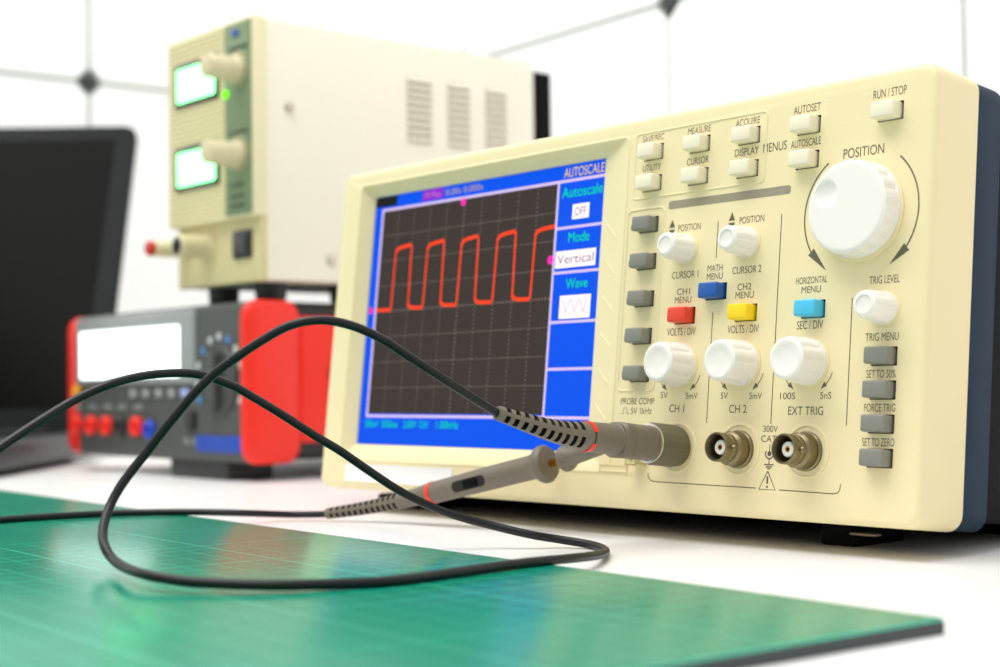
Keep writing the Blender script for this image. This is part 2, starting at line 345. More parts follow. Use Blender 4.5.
# ---- printed lettering, lines, arrows
P = shell
def ink(pts, n=.05, name='printed_line', m=INK): return flat(name, pts, n, m, P)
lab = [('SAVE/REC', 37.6, 48, 72.2, 2.2), ('UTILITY', 38.5, 47.4, 61.4, 2.3), ('MEASURE', 59.6, 70.2, 72.1, 2.4), ('CURSOR', 59.9, 70.1, 61.2, 2.4), ('ACQUIRE', 81.5, 92, 71.9, 2.4), ('DISPLAY', 81.8, 92.2, 61.6, 2.5), ('MENUS', 94.1, 104, 61.7, 3.0), ('AUTOSET', 106.2, 117.1, 72.7, 2.6), ('AUTOSCALE', 105.7, 117.8, 61.4, 2.5), ('RUN / STOP', 137.4, 149.6, 73.1, 2.7), ('POSITION', 127, 142.3, 55.6, 3.1),
 ('TRIG LEVEL', 139.1, 150.1, 14.5, 2.4), ('TRIG MENU', 138.6, 150.6, -3.1, 2.4), ('SET TO 50%', 139.5, 150.1, -14.4, 2.4), ('FORCE TRIG', 139.3, 150.5, -24.7, 2.4), ('SET TO ZERO', 139.1, 150.7, -35.1, 2.4), ('HORIZONTAL', 110.7, 123.1, 16.0, 2.1), ('MENU', 113.1, 120.7, 13.0, 2.1), ('SEC / DIV', 112, 122.3, 1.6, 2.6), ('CH1', 58.9, 64.9, 15.4, 2.2), ('MENU', 58.1, 65.7, 12.5, 2.2), ('MATH', 72.4, 79.2, 22.7, 2.2), ('MENU', 72.3, 79.4, 19.9, 2.2), ('CH2', 86.2, 92.2, 15.5, 2.2), ('MENU', 85.5, 93.4, 12.7, 2.2),
 ('VOLTS / DIV', 55.3, 68.6, 1.4, 2.6), ('VOLTS / DIV', 82.9, 96.3, 1.3, 2.6), ('CURSOR 1', 56, 68.3, 21.3, 2.4), ('CURSOR 2', 83.6, 96, 21.2, 2.4), ('POSITION', 57.6, 68.2, 37.9, 2.3), ('POSITION', 85.5, 96.1, 38.1, 2.3),
 ('5V', 54, 57.3, -20.5, 2.1), ('5mV', 65.7, 71.2, -20.8, 2.1), ('5V', 81.5, 84.6, -20.8, 2.1), ('5mV', 93.8, 99.1, -20.9, 2.1), ('100S', 106.6, 112.7, -21, 2.1), ('5nS', 122.5, 126.8, -20.9, 2.1), ('CH 1', 58.5, 65.4, -25.1, 2.6), ('CH 2', 85.5, 93, -25.2, 2.6), ('EXT TRIG', 110.2, 124, -25.7, 2.6), ('PROBE COMP', 34.8, 51.2, -22.6, 2.2), ('5V 1kHz', 40.0, 50.2, -26.0, 2.2), ('300V', 100.4, 106.4, -31.6, 2.0), ('CAT II', 99.8, 108.4, -34.8, 2.1)]
lab += [('F%d' % (i + 1), 34.4, 37.2, 40.3 - 13.36 * i, 2.1) for i in range(5)]
for s, a, b, v, hh in lab: text(s, a, b, v, hh, INK, P, .05)
for u, a, b in ((76, 26.1, 38.8), (75.9, -30, 7.6), (103.4, -30, 38.7), (133, -30.3, 9.4)): ink(rectp(u - .17, u + .17, a, b))
flat('printed_bar', rrect(52.4, 106.6, 45.1, 48.0, 1.0), .05, BARM, P)
def stroke(pts, wd, name='printed_line'):
    bm = bmesh.new(); V = [Vector(p) for p in pts]; rows = []
    for i, p in enumerate(V):
        t = (V[min(i + 1, len(V) - 1)] - V[max(i - 1, 0)]).normalized(); nn = Vector((-t.y, t.x)) * wd / 2
        rows.append((bm.verts.new(S(p.x - nn.x, p.y - nn.y, .05)), bm.verts.new(S(p.x + nn.x, p.y + nn.y, .05))))
    for a, b in zip(rows, rows[1:]): bm.faces.new((a[0], b[0], b[1], a[1]))
    bmesh.ops.recalc_face_normals(bm, faces=bm.faces); me = bpy.data.meshes.new(name); bm.to_mesh(me); bm.free(); me.materials.append(INK); return link(name, me, P)
def arc(cu, cv, r, a0, a1, n=24): return [(cu + r * cos(RAD(a0 + (a1 - a0) * i / n)), cv + r * sin(RAD(a0 + (a1 - a0) * i / n))) for i in range(n + 1)]
def arrow(tip, ang, ln, wd):
    t = Vector((cos(RAD(ang)), sin(RAD(ang)))); n = Vector((-t.y, t.x)); p = Vector(tip)
    ink([tuple(p), tuple(p - t * ln + n * wd / 2), tuple(p - t * ln * .98), tuple(p - t * ln - n * wd / 2)], .055, 'printed_arrow')
stroke(arc(134.3, 36.3, 21.4, 127, 212, 36), .5); arrow((122.5, 18.6), -45.5, 9.2, 3.0)
stroke(arc(134.3, 36.3, 21.4, 49, -36, 36), .5); arrow((146.0, 18.9), 220.5, 8.0, 3.0)
for cu in (62.2, 89.6, 117.2):
    stroke(arc(cu, -10.2, 10.2, -20, -48), .3); arrow((cu + 5.3, -18.9), 222, 2.6, 1.7)
    stroke(arc(cu, -10.2, 10.2, 200, 228), .3); arrow((cu - 5.3, -18.9), -42, 2.6, 1.7)
for cu in (54.7, 82.1):
    ink([(cu - 1.4, 38.4), (cu + 1.4, 38.4), (cu, 41.3)], .05, 'printed_arrow'); ink([(cu - 1.4, 37.7), (cu, 34.8), (cu + 1.4, 37.7)], .05, 'printed_arrow')
stroke([(50.2, -47.6), (50.5, -49.2), (51.8, -50.2), (54, -50.5), (98.6, -50.8)], .3)
stroke([(108.2, -51), (129.4, -51.3), (131, -50.9), (131.7, -49.8), (131.9, -48.2)], .3)
stroke([(35.2, -27.0), (36.4, -27.0), (36.4, -25.0), (38.0, -25.0), (38.0, -27.0), (39.2, -27.0)], .25)
stroke([(103.2, -45.2), (99.9, -51.1), (106.6, -51.1), (103.2, -45.2)], .4); ink(rectp(102.85, 103.55, -49.2, -46.8)); ink([(103.2 + .45 * cos(k), -50.2 + .45 * sin(k)) for k in (0, 1.05, 2.1, 3.14, 4.2, 5.25)])
stroke([(103.5, -36.6), (103.5, -39.4)], .3); ink([(103.5 + .85 * cos(k * .524), -39.6 + .85 * sin(k * .524)) for k in range(12)]); stroke(arc(103.5, -39.6, 1.6, 150, 390), .45); stroke([(103.5, -41), (103.5, -43)], .35)
for v, wd in ((-43.1, 1.9), (-43.8, 1.3), (-44.4, .7)): ink(rectp(103.5 - wd, 103.5 + wd, v - .2, v + .2))
# ---- buttons
def btn_me(name, m):
    bm = bmesh.new(); add_box(bm, (0, -.0014, 0), (BW * .001, .0062, BH * .001), .0007, 3); return fin(name, bm, m, 40)
bmes = {'w': btn_me('button_ivory', BTN_W), 'g': btn_me('button_grey', BTN_G), 'red': btn_me('button_red', RED_B), 'yellow': btn_me('button_yellow', YEL_B), 'blue': btn_me('button_blue', BLU_B), 'cyan': btn_me('button_cyan', CYA_B)}
for u, v, k, t in buttons:
    o = link('button', bmes[k], osc, S(u - .1, v, 0))
    if k in ('red', 'yellow', 'blue', 'cyan'): o['label'] = k + ' channel button'
# ---- knobs
AX = Matrix.Rotation(RAD(90), 4, 'X')     # local z -> -y (out of the panel)
def knob_me(name, r, ln, lobes, depth, dish, seg, taper=.9, flat_=.0, dimple=None):
    bm = bmesh.new(); k = .001
    def rf(i0, i1): return lambda th, i: 1 - (depth * (.5 + .5 * cos(lobes * th)) ** 3 if i0 <= i <= i1 else 0)
    prof = [(r, 0), (r, .8), (r * .985, 1.3), (r * (1 + taper) / 2, ln * .55), (r * taper, ln - 1.3), (r * taper - .25, ln - .55), (r * taper - .8, ln - .12), (r * taper - 1.5, ln), (r * .55, ln - dish * .7), (r * .25, ln - dish), (0, ln - dish)]
    if dimple:
        prof = prof[:8]; rr = r * taper - 1.5
        prof += [(rr * (1 - j / 14), ln) for j in range(1, 14)] + [(0, ln)]
    add_lathe(bm, [(a * k, b * k) for a, b in prof], seg, AX, rf(2, 4))
    if dimple:
        du, dv, dr, dep = dimple
        for v in bm.verts:
            q = math.hypot(v.co.x * 1000 - du, v.co.z * 1000 - dv)
            if -v.co.y * 1000 > ln - .3 and q < dr: v.co.y += .001 * dep * (1 - (q / dr) ** 2) ** .7
    return fin(name, bm, KNOB_W, 32)
SMALL = knob_me('knob_small', 5.2, 10.2, 9, .07, .5, 54, .84)
MID = knob_me('knob_mid', 7.6, 11.0, 10, .075, .7, 60, .91)
BIG = knob_me('knob_big', 15.2, 7.2, 18, .04, 0, 126, .975, dimple=(-7.6, 4.6, 4.2, 1.3))
def ring_me(name, r0, r1, hh):
    bm = bmesh.new(); add_lathe(bm, [(r1 * .001, -.0002), (r1 * .001, hh * .7e-3), ((r1 - .4) * .001, hh * .001), (r0 * .001, hh * .001), (r0 * .001, -.0002)], 48, AX); return fin(name, bm, CREAM, 40)
RS, RM, RB, RN = ring_me('ring_s', 4, 5.9, .35), ring_me('ring_m', 6, 8.3, .45), ring_me('ring_b', 12, 16.0, .8), ring_me('ring_n', 7.9, 8.85, .3)
for u, v in ((61.6, 30.3), (89.2, 30.3), (144.9, 5.6)): link('knob', SMALL, osc, S(u, v, .3)); link('knob_collar', RS, osc, S(u, v, 0))
for u in (62.1, 89.6, 117.2): link('knob', MID, osc, S(u, -10.2, .4)); link('knob_collar', RM, osc, S(u, -10.2, 0))
o = link('knob', BIG, osc, S(134.6, 36.8, .6)); o['label'] = 'large position dial with finger dimple'; link('knob_collar', RB, osc, S(134.6, 36.2, 0))
# ---- BNC sockets
def bnc(u, v):
    p = S(u, v, 0); k = .001
    link('socket_collar', RN, osc, p)
    o = lathe('bnc_socket', [(a * k, b * k) for a, b in ((6.3, -.3), (6.3, .9), (5.9, 1.3), (5.6, 1.35), (5.6, 5.0), (5.2, 5.5), (4.75, 5.9), (4.75, 7.6), (4.6, 7.8), (4.6, 8.6), (4.8, 8.8), (4.8, 11.2), (4.6, 11.5), (4.2, 11.5), (4.1, 11.3), (4.1, 4), (0, 4))], NICKEL, osc, 40, AX, loc=p)
    lathe('insulator', [(a * k, b * k) for a, b in ((2.45, 4), (2.45, 9.0), (2.2, 9.3), (1.0, 9.3), (1.0, 4.2))], PTFE, o, 24, AX)
    lathe('contact', [(a * k, b * k) for a, b in ((1.0, 4), (1.0, 9.15), (.55, 9.2), (.5, 6), (0, 6))], GOLD, o, 20, AX)
    for s in (-1, 1): lathe('lug', [(a * k, b * k) for a, b in ((1.0, 4.0), (1.0, 5.5), (.8, 5.8), (0, 5.8))], NICKEL, o, 16, Matrix.Translation((0, -.0082, 0)) @ Matrix.Rotation(s * pi / 2, 4, 'Y'))
    return o
for u in (63.0, 90.6, 118.2): bnc(u, -38.5)
# probe compensation tabs, name plate
for v in (-43.2,): box2('probe_tab', S(44.2, v - 1.6, 0), S(48.6, v + 1.6, 5.0), mat('tab_cream', (220, 208, 160), .45), osc, .0006)
box2('name_plate', S(-132.4, -57.2, 0), S(-58, -49.6, .25), LABEL, osc, .0001)
box2('moulded_ledge', S(26.4, -47.6, 0), S(40, -45.4, .3), CREAM, osc, .0003)

# ------------------------------------------------------------------ oscilloscope probe (plug, cable, handle)
prb = empty('oscilloscope_probe', (0.063, -0.03, 0)); PI_ = Matrix.Translation(-Vector((0.063, -0.03, 0)))
tag(prb, 'taupe oscilloscope probe with red rings and looping black cable, plugged into the first channel', 'probe')
def W(u, v, n): return OM @ S(u, v, n)
def plink(name, bm, m, parent=prb, smooth=35):
    for v in bm.verts: v.co = PI_ @ v.co
    return link(name, fin(name, bm, m, smooth), parent)
k = .001
p0 = W(63, -38.15, 0); nd = (W(63, -38.15, 10) - p0).normalized(); MP = aim(p0, nd)
bm = bmesh.new(); add_lathe(bm, [(a * k, b * k) for a, b in ((6.2, 1.2), (7.0, 1.8), (7.2, 2.6), (7.2, 12.6), (6.9, 13.4), (6.2, 13.6))], 72, MP, lambda th, i: 1 - (.035 * (cos(18 * th) > .55) if 1 < i < 4 else 0)); col = plink('plug_collar', bm, TAUPE_D)
bm = bmesh.new(); add_lathe(bm, [(a * k, b * k) for a, b in ((6.3, .9), (6.9, 1.0), (6.9, 2.0), (6.0, 2.4))], 48, MP); plink('collar_rim', bm, NICKEL, col)
bm = bmesh.new(); add_lathe(bm, [(a * k, b * k) for a, b in ((6.0, 13.3), (6.75, 13.5), (6.75, 14.2), (6.0, 14.4))], 48, MP); plink('collar_ring', bm, mat('bright_steel', (225, 215, 205), .25, metal=1.), col)
def sq(th, i): return 1 / max(abs(cos(th)) ** 3.2 + abs(sin(th)) ** 3.2, .3) ** (1 / 3.2) * .93
bm = bmesh.new(); add_lathe(bm, [(a * k, b * k) for a, b in ((0, 14.2), (6.2, 14.2), (6.3, 14.6), (6.3, 24.6), (6.15, 24.9), (6.35, 25.2), (6.4, 29.0), (5.6, 29.9), (0, 29.9))], 48, MP, sq); plink('plug_body', bm, TAUPE)
bm = bmesh.new(); add_lathe(bm, [(a * k, b * k) for a, b in ((5.5, 29.7), (5.5, 30.3), (5.15, 30.7), (4.95, 42.2), (4.5, 42.6))], 40, MP); plink('plug_neck', bm, TAUPE)
def red_ring(center, dirn, r, wd, parent=prb, gap=False):
    bm = bmesh.new(); rw = add_lathe(bm, [((r - .5) * k, -wd * k), (r * k, -wd * k), ((r + .12) * k, 0), (r * k, wd * k), ((r - .5) * k, wd * k)], 40, aim(center, dirn))
    if gap:
        cd = (Vector((.42, -.39, .054)) - center); cd = (cd - dirn * cd.dot(dirn)).normalized()
        kill = [f for f in bm.faces if (f.calc_center_median() - center - dirn * (f.calc_center_median() - center).dot(dirn)).normalized().dot(cd) > .93]
        bmesh.ops.delete(bm, geom=kill, context='FACES')
    return plink('marker_ring', bm, REDR, parent)
red_ring(p0 + nd * .0428, nd, 5.0, .9, gap=True)
def strain(name, P0, r0, r1, nslots, start, end, rings=8):
    """tapered sleeve with staggered open slots along path P0"""
    Pn = nslots * 4; bm = bmesh.new()
    pts = catmull(P0, 24)
    # resample evenly
    L = [0]
    for a, b in zip(pts, pts[1:]): L.append(L[-1] + (b - a).length)
    tot = L[-1]
    def atl(s):
        for i in range(len(L) - 1):
            if s <= L[i + 1] or i == len(L) - 2: return pts[i].lerp(pts[i + 1], (s - L[i]) / max(L[i + 1] - L[i], 1e-9))
    N = 8 + Pn; prm = [start * i / 4 for i in range(4)] + [start + (end - start) * i / Pn for i in range(Pn)] + [end + (1 - end) * i / 4 for i in range(5)]
    C = [atl(s * tot) for s in prm]; F = frames(C); seg = 24; rows = []; inn = []
    for c, (t, n, b), s in zip(C, F, prm):
        r = r0 + (r1 - r0) * s ** .8
        rows.append([bm.verts.new(c + (n * cos(2 * pi * (q + .5) / seg) + b * sin(2 * pi * (q + .5) / seg)) * r) for q in range(seg)])
        inn.append([c + (n * cos(2 * pi * (q + .5) / seg) + b * sin(2 * pi * (q + .5) / seg)) * max(r - .0016, r * .45) for q in range(seg)])
    for i in range(len(rows) - 1):
        for q in range(seg):
            j = (q + 1) % seg; a = i - 4
            slot = 0 <= a < Pn and (a % 4) in (1, 2) and ((q % 6) in (1, 2, 3, 4))
            qd = (rows[i][q], rows[i][j], rows[i + 1][j], rows[i + 1][q])
            if not slot: bm.faces.new(qd)
            else:
                w4 = [bm.verts.new(x) for x in (inn[i][q], inn[i][j], inn[i + 1][j], inn[i + 1][q])]
                f = bm.faces.new(w4); f.material_index = 1
                for e in range(4):
                    # walls only at the slot border
                    bord = (e == 0 and a % 4 == 1) or (e == 2 and a % 4 == 2) or (e == 1 and q % 6 == 4) or (e == 3 and q % 6 == 1)
                    if bord: f = bm.faces.new((qd[e], qd[(e + 1) % 4], w4[(e + 1) % 4], w4[e])); f.material_index = 1
    bm.faces.new(rows[0]); bm.faces.new(rows[-1])
    return plink(name, bm, [TAUPE, SLOT_DARK], prb, 30)
A = [(0.0606, -0.0825, 0.0453), (0.06, -0.0928, 0.0507), (0.059, -0.1035, 0.0567), (0.0573, -0.1135, 0.0626), (0.055, -0.1227, 0.0683), (0.0518, -0.1312, 0.0721), (0.0478, -0.1391, 0.0736), (0.0429, -0.1463, 0.0721), (0.0375, -0.1524, 0.0679), (0.0323, -0.1575, 0.0633), (0.0279, -0.1616, 0.0592), (0.0248, -0.1648, 0.0553), (0.0216, -0.168, 0.0506), (0.0175, -0.173, 0.0429), (0.0137, -0.1785, 0.0344), (0.0123, -0.1844, 0.0268), (0.0133, -0.189, 0.0202), (0.0185, -0.1935, 0.0145), (0.0257, -0.1964, 0.0105), (0.0349, -0.1977, 0.0072), (0.0642, -0.2067, 0.0077), (0.0766, -0.2044, 0.0068), (0.0854, -0.1981, 0.006), (0.0979, -0.1852, 0.0054), (0.1061, -0.1669, 0.0049), (0.1087, -0.1564, 0.0049), (0.107, -0.1355, 0.0049), (0.1043, -0.1121, 0.0049), (0.1031, -0.0922, 0.0045), (0.0929, -0.0714, 0.003), (0.0752, -0.051, 0.0014), (0.0602, -0.0424, 0.0014), (0.0496, -0.0468, 0.0028), (0.0441, -0.0551, 0.0047), (0.0342, -0.0638, 0.0078), (0.0286, -0.072, 0.0107), (0.0239, -0.0808, 0.0146), (0.0202, -0.0901, 0.0198), (0.0165, -0.0994, 0.0265), (0.0125, -0.1082, 0.0334), (0.0089, -0.115, 0.0382), (0.0036, -0.1247, 0.0456), (-0.0015, -0.1341, 0.0523), (-0.0039, -0.1378, 0.0548), (-0.0083, -0.1454, 0.0581), (-0.0111, -0.1534, 0.0591), (-0.0137, -0.1641, 0.0583), (-0.0151, -0.1749, 0.0557), (-0.0165, -0.1854, 0.0512), (-0.0159, -0.1968, 0.0451), (-0.0152, -0.2079, 0.0386), (-0.0132, -0.2192, 0.0316), (-0.012, -0.236, 0.018), (-0.03, -0.262, 0.0078), (-0.07, -0.285, 0.0049), (-0.115, -0.275, 0.0049), (-0.145, -0.235, 0.0049), (-0.1425, -0.1799, 0.0049), (-0.1502, -0.154, 0.0049), (-0.1494, -0.1301, 0.0049), (-0.1438, -0.1073, 0.0049), (-0.129, -0.0887, 0.0049), (-0.1119, -0.0713, 0.0043), (-0.1075, -0.0507, 0.0026), (-0.0955, -0.0411, 0.0028), (-0.092, -0.0395, 0.0034)]
n41 = p0 + nd * .0432
strain('strain_relief', [n41, p0 + nd * .055 + Vector((0, 0, .0004)), p0 + nd * .066 + Vector((0, 0, .0018)), A[0]], .0048, .0023, 10, .08, .96)
H = [(0.0448, -0.0173, 0.033), (0.0374, -0.0158, 0.0311), (0.0243, -0.0156, 0.0283), (0.0196, -0.0156, 0.0273), (0.0152, -0.0154, 0.0264), (0.0087, -0.0159, 0.025), (0.0014, -0.0167, 0.0232), (-0.025, -0.0212, 0.0173), (-0.0482, -0.0257, 0.0121), (-0.0651, -0.0291, 0.0084), (-0.0952, -0.0409, 0.0030)]
H = [Vector(h) for h in H]
strain('strain_relief', [H[8] + Vector((-.0008, 0, 0)), H[9], Vector((-.081, -.0343, .0053)), H[10]], .0037, .0022, 12, .28, .97)
hd = (H[8] - H[5]).normalized(); hl = (H[8] - H[5]).length / k; MH = aim(H[5] + hd * .0012, hd)
bm = bmesh.new(); add_lathe(bm, [(a * k, b * k) for a, b in ((0, -3.4), (3.8, -3.4), (6.2, -2.9), (7.0, -1.6), (7.0, -.4), (6.4, .7), (5.2, 1.9), (4.6, 4), (4.5, 7), (4.45, hl * .5), (4.1, hl - .6), (3.7, hl))], 40, MH); hnd = plink('handle', bm, TAUPE)
red_ring(H[8] - hd * .0028, hd, 4.3, 1.0)
# slide switch recess on the handle, camera side
sd = (Vector((.42, -.39, .054)) - H[7]); sd = (sd - hd * sd.dot(hd)).normalized(); sx = hd.cross(sd)
Msw = Matrix((hd, sx, sd)).transposed().to_4x4(); Msw.translation = H[5] + hd * (hl * k * .58) + sd * .0041
bm = bmesh.new()
outl = [((7.2 + 0) * (1 if cos(a) > 0 else -1) * .001 * .0 + (.0062 * (1 if cos(a) > 0 else -1) + .0021 * cos(a)), .0021 * sin(a)) for a in [2 * pi * (i + .5) / 24 for i in range(24)]]
add_loops(bm, [[Msw @ Vector((x, y, z)) for x, y in outl] for z in (-.001, .0002, .0004)][:3], True, True); plink('switch_slot', bm, SLOT_DARK, hnd)
bm = bmesh.new(); vs = add_box(bm, (-.0012, 0, .0006), (.007, .0032, .0012), .0005)
for v in bm.verts: v.co = Msw @ v.co
plink('switch', bm, BLACK, hnd)
td = (H[0] - H[2]).normalized(); tl = (H[0] - H[3]).length / k; MT = aim(H[3] + (H[2] - H[3]) * .1, td)
bm = bmesh.new(); add_lathe(bm, [(a * k, b * k) for a, b in ((0, -2.2), (1.4, -2.2), (3.8, -1.8), (4.8, -.6), (4.6, .8), (3.5, 2.4), (3.1, 6), (2.5, tl - 2), (1.6, tl), (0, tl))], 32, MT); tip = plink('hook_sleeve', bm, TAUPE)
bm = bmesh.new(); add_lathe(bm, [(1.5 * k, -9 * k), (1.5 * k, -2 * k)], 16, MT); plink('tip_shaft', bm, GOLD, tip)
bm = bmesh.new(); add_tube(bm, catmull([H[0] - td * .003, H[0] + td * .002, W(46.6, -40.2, 8), W(46.4, -41.6, 4.6), W(46.4, -43.2, 5.6)], 6), .0005, 8); plink('hook', bm, NICKEL, tip)
bm = bmesh.new(); add_tube(bm, catmull(A, 8), .00138, 14); plink('cable', bm, CABLE)

# ------------------------------------------------------------------ cutting mat
def mat_green():
    m = bpy.data.materials.new('green_cutting_mat'); m.use_nodes = True; nt = m.node_tree; b = nt.nodes['Principled BSDF']; N = nt.nodes; Lk = nt.links
    tc = N.new('ShaderNodeTexCoord'); sp = N.new('ShaderNodeSeparateXYZ'); Lk.new(tc.outputs['Object'], sp.inputs[0])
    def line(axis, step, wd):
        a = N.new('ShaderNodeMath'); a.operation = 'DIVIDE'; a.inputs[1].default_value = step; Lk.new(sp.outputs[axis], a.inputs[0])
        f = N.new('ShaderNodeMath'); f.operation = 'FRACT'; Lk.new(a.outputs[0], f.inputs[0])
        s = N.new('ShaderNodeMath'); s.operation = 'SUBTRACT'; s.inputs[1].default_value = .5; Lk.new(f.outputs[0], s.inputs[0])
        q = N.new('ShaderNodeMath'); q.operation = 'ABSOLUTE'; Lk.new(s.outputs[0], q.inputs[0])
        g_ = N.new('ShaderNodeMath'); g_.operation = 'GREATER_THAN'; g_.inputs[1].default_value = .5 - wd / step / 2; Lk.new(q.outputs[0], g_.inputs[0]); return g_.outputs[0]
    def mx(a, b_):
        q = N.new('ShaderNodeMath'); q.operation = 'MAXIMUM'; Lk.new(a, q.inputs[0]); Lk.new(b_, q.inputs[1]); return q.outputs[0]
    fine = mx(line('X', .01, .0004), line('Y', .01, .0004)); bold = mx(line('X', .05, .0005), line('Y', .05, .0005))
    no = N.new('ShaderNodeTexNoise'); no.inputs['Scale'].default_value = 12; no.inputs['Detail'].default_value = 6; Lk.new(tc.outputs['Object'], no.inputs['Vector'])
    cr = N.new('ShaderNodeValToRGB'); cr.color_ramp.elements[0].position = .3; cr.color_ramp.elements[0].color = (*lin((0, 132, 104)), 1); cr.color_ramp.elements[1].position = .7; cr.color_ramp.elements[1].color = (*lin((0, 145, 115)), 1); Lk.new(no.outputs['Fac'], cr.inputs[0])
    m1 = N.new('ShaderNodeMix'); m1.data_type = 'RGBA'; Lk.new(cr.outputs[0], m1.inputs[6]); m1.inputs[7].default_value = (*lin((90, 205, 172)), 1)
    mf = N.new('ShaderNodeMath'); mf.operation = 'MULTIPLY'; mf.inputs[1].default_value = .45; Lk.new(fine, mf.inputs[0]); Lk.new(mf.outputs[0], m1.inputs[0])
    m2 = N.new('ShaderNodeMix'); m2.data_type = 'RGBA'; Lk.new(m1.outputs[2], m2.inputs[6]); m2.inputs[7].default_value = (*lin((90, 200, 170)), 1); Lk.new(bold, m2.inputs[0])
    Lk.new(m2.outputs[2], b.inputs['Base Color'])
    b.inputs['Roughness'].default_value = .22; b.inputs['Specular IOR Level'].default_value = .24
    n2 = N.new('ShaderNodeTexNoise'); n2.inputs['Scale'].default_value = 700; n2.inputs['Detail'].default_value = 2; Lk.new(tc.outputs['Object'], n2.inputs['Vector'])
    bp = N.new('ShaderNodeBump'); bp.inputs['Strength'].default_value = .08; bp.inputs['Distance'].default_value = .0002; Lk.new(n2.outputs['Fac'], bp.inputs['Height']); Lk.new(bp.outputs[0], b.inputs['Normal'])
    return m
MATA = RAD(-3.365); MWID, MDEP = .70, .50
cm = empty('cutting_mat', (.2352, -.1075, 0), (0, 0, MATA)); tag(cm, 'green self-healing cutting mat with fine grid lines lying before the instruments', 'cutting mat')
box('core', (-MWID / 2, -MDEP / 2, .0014), (MWID, MDEP, .0028), mat('mat_core', (58, 64, 66), .6), cm, .0003)
box('top_sheet', (-MWID / 2, -MDEP / 2, .00315), (MWID - .0002, MDEP - .0002, .0007), mat_green(), cm, .0003)

# ------------------------------------------------------------------ bench multimeter
DG = mat('charcoal_meter_plastic', (70, 73, 70), .5, bump=.12); DK = mat('black_meter_plastic', (34, 36, 36), .5, bump=.1)
REDM = mat('red_bumper_rubber', (238, 36, 14), .45, bump=.06)
DO = Vector((-.4575, .20, 0)); dmm = empty('bench_multimeter', DO + Vector((.006, 0, 0))); tag(dmm, 'charcoal bench multimeter with red bumpers and lit white display, under the power supply', 'multimeter')
def dbox(name, lo, hi, m, parent=dmm, bev=.001, seg=2): return box2(name, lo, hi, m, parent, bev, seg, DO)
dbox('body', (-.566, .078, .0110), (-.349, .345, .1050), DK, bev=.008, seg=3)
dbox('front_panel', (-.5675, .070, .0105), (-.3475, .082, .1045), DG, bev=.004, seg=3)
bz = dbox('display_bezel', (-.5665, .0672, .0570), (-.4035, .072, .1030), mat('clear_grey_bezel', (146, 150, 148), .25), bev=.003, seg=3)
dbox('display', (-.5570, .0664, .0615), (-.4200, .0690, .0935), glow('meter_lcd', (240, 255, 252), 2.2), bz, .001)
# dial
def yl(name, prof, x, z, y, m, parent=dmm, seg=32, rf=None): return lathe(name, [(a * k, b * k) for a, b in prof], m, parent, seg, Matrix.Translation(Vector((x, y, z)) - DO) @ AX, rf)
dial = yl('dial', ((21.5, -1), (21.5, 1), (20.5, 2.2), (12, 2.6), (0, 2.6)), -.377, .0585, .070, mat('dial_grey', (58, 62, 58), .45))
bm = bmesh.new(); add_box(bm, Vector((-.377, .0655, .0585)) - DO, (.009, .006, .034), .002); link('dial_grip', fin('dial_grip', bm, DG), dial)
for i in range(11):
    a = RAD(-25 + 23 * i); x = -.377 + .0262 * cos(a); z = .0585 + .0262 * sin(a)
    dbox('dial_mark', (x - .0022, .0694, z - .0022), (x + .0022, .0702, z + .0022), mat('mark_blue', (70, 130, 190), .5) if i in (1, 4, 7, 10) else mat('mark_pale', (190, 196, 190), .5), bev=.0004)
JK = ((-.567, REDM), (-.5443, REDM), (-.522, REDM), (-.5017, DK), (-.4793, REDM))
for x, m in JK: yl('input_jack', ((6.4, -1), (6.4, 3.0), (5.8, 3.8), (3.2, 3.8), (3.0, .5), (0, .5)), x, .0308, .070, m, seg=24)
yl('input_jack', ((6.0, -1), (6.0, 2.2), (5.4, 3.0), (3.0, 3.0), (2.8, .5), (0, .5)), -.4625, .0290, .070, mat('blue_jack', (30, 70, 190), .4), seg=24)
for x in (-.567, -.5443, -.522, -.5017, -.4793): dbox('jack_mark', (x - .006, .0695, .0412), (x + .006, .0702, .0445), mat('mark_grey', (120, 126, 122), .5), bev=.0003)
yl('select_button', ((5, -1), (5, 2), (4, 2.8), (0, 2.8)), -.5665, .0535, .070, mat('amber_button', (236, 160, 20), .4), seg=24)
for i, x in enumerate((-.4835, -.4665, -.4495, -.433, -.4165)): dbox('function_button', (x - .0045, .0678, .0490), (x + .0045, .0702, .0545), mat('mark_periwinkle', (150, 165, 215), .5) if i == 4 else mat('mark_mid', (140, 144, 140), .5), bev=.001)
dbox('power_switch', (-.4135, .0672, .0285), (-.4050, .0702, .0405), DK, bev=.001)
for x in (-.4165, -.4075): dbox('jack_mark', (x - .003, .0695, .0205), (x + .003, .0702, .0245), mat('mark_grey', (120, 126, 122), .5), bev=.0003)
dbox('blue_label', (-.4045, .0692, .0165), (-.3505, .0702, .0262), mat('label_blue', (14, 66, 168), .5), bev=.0003)
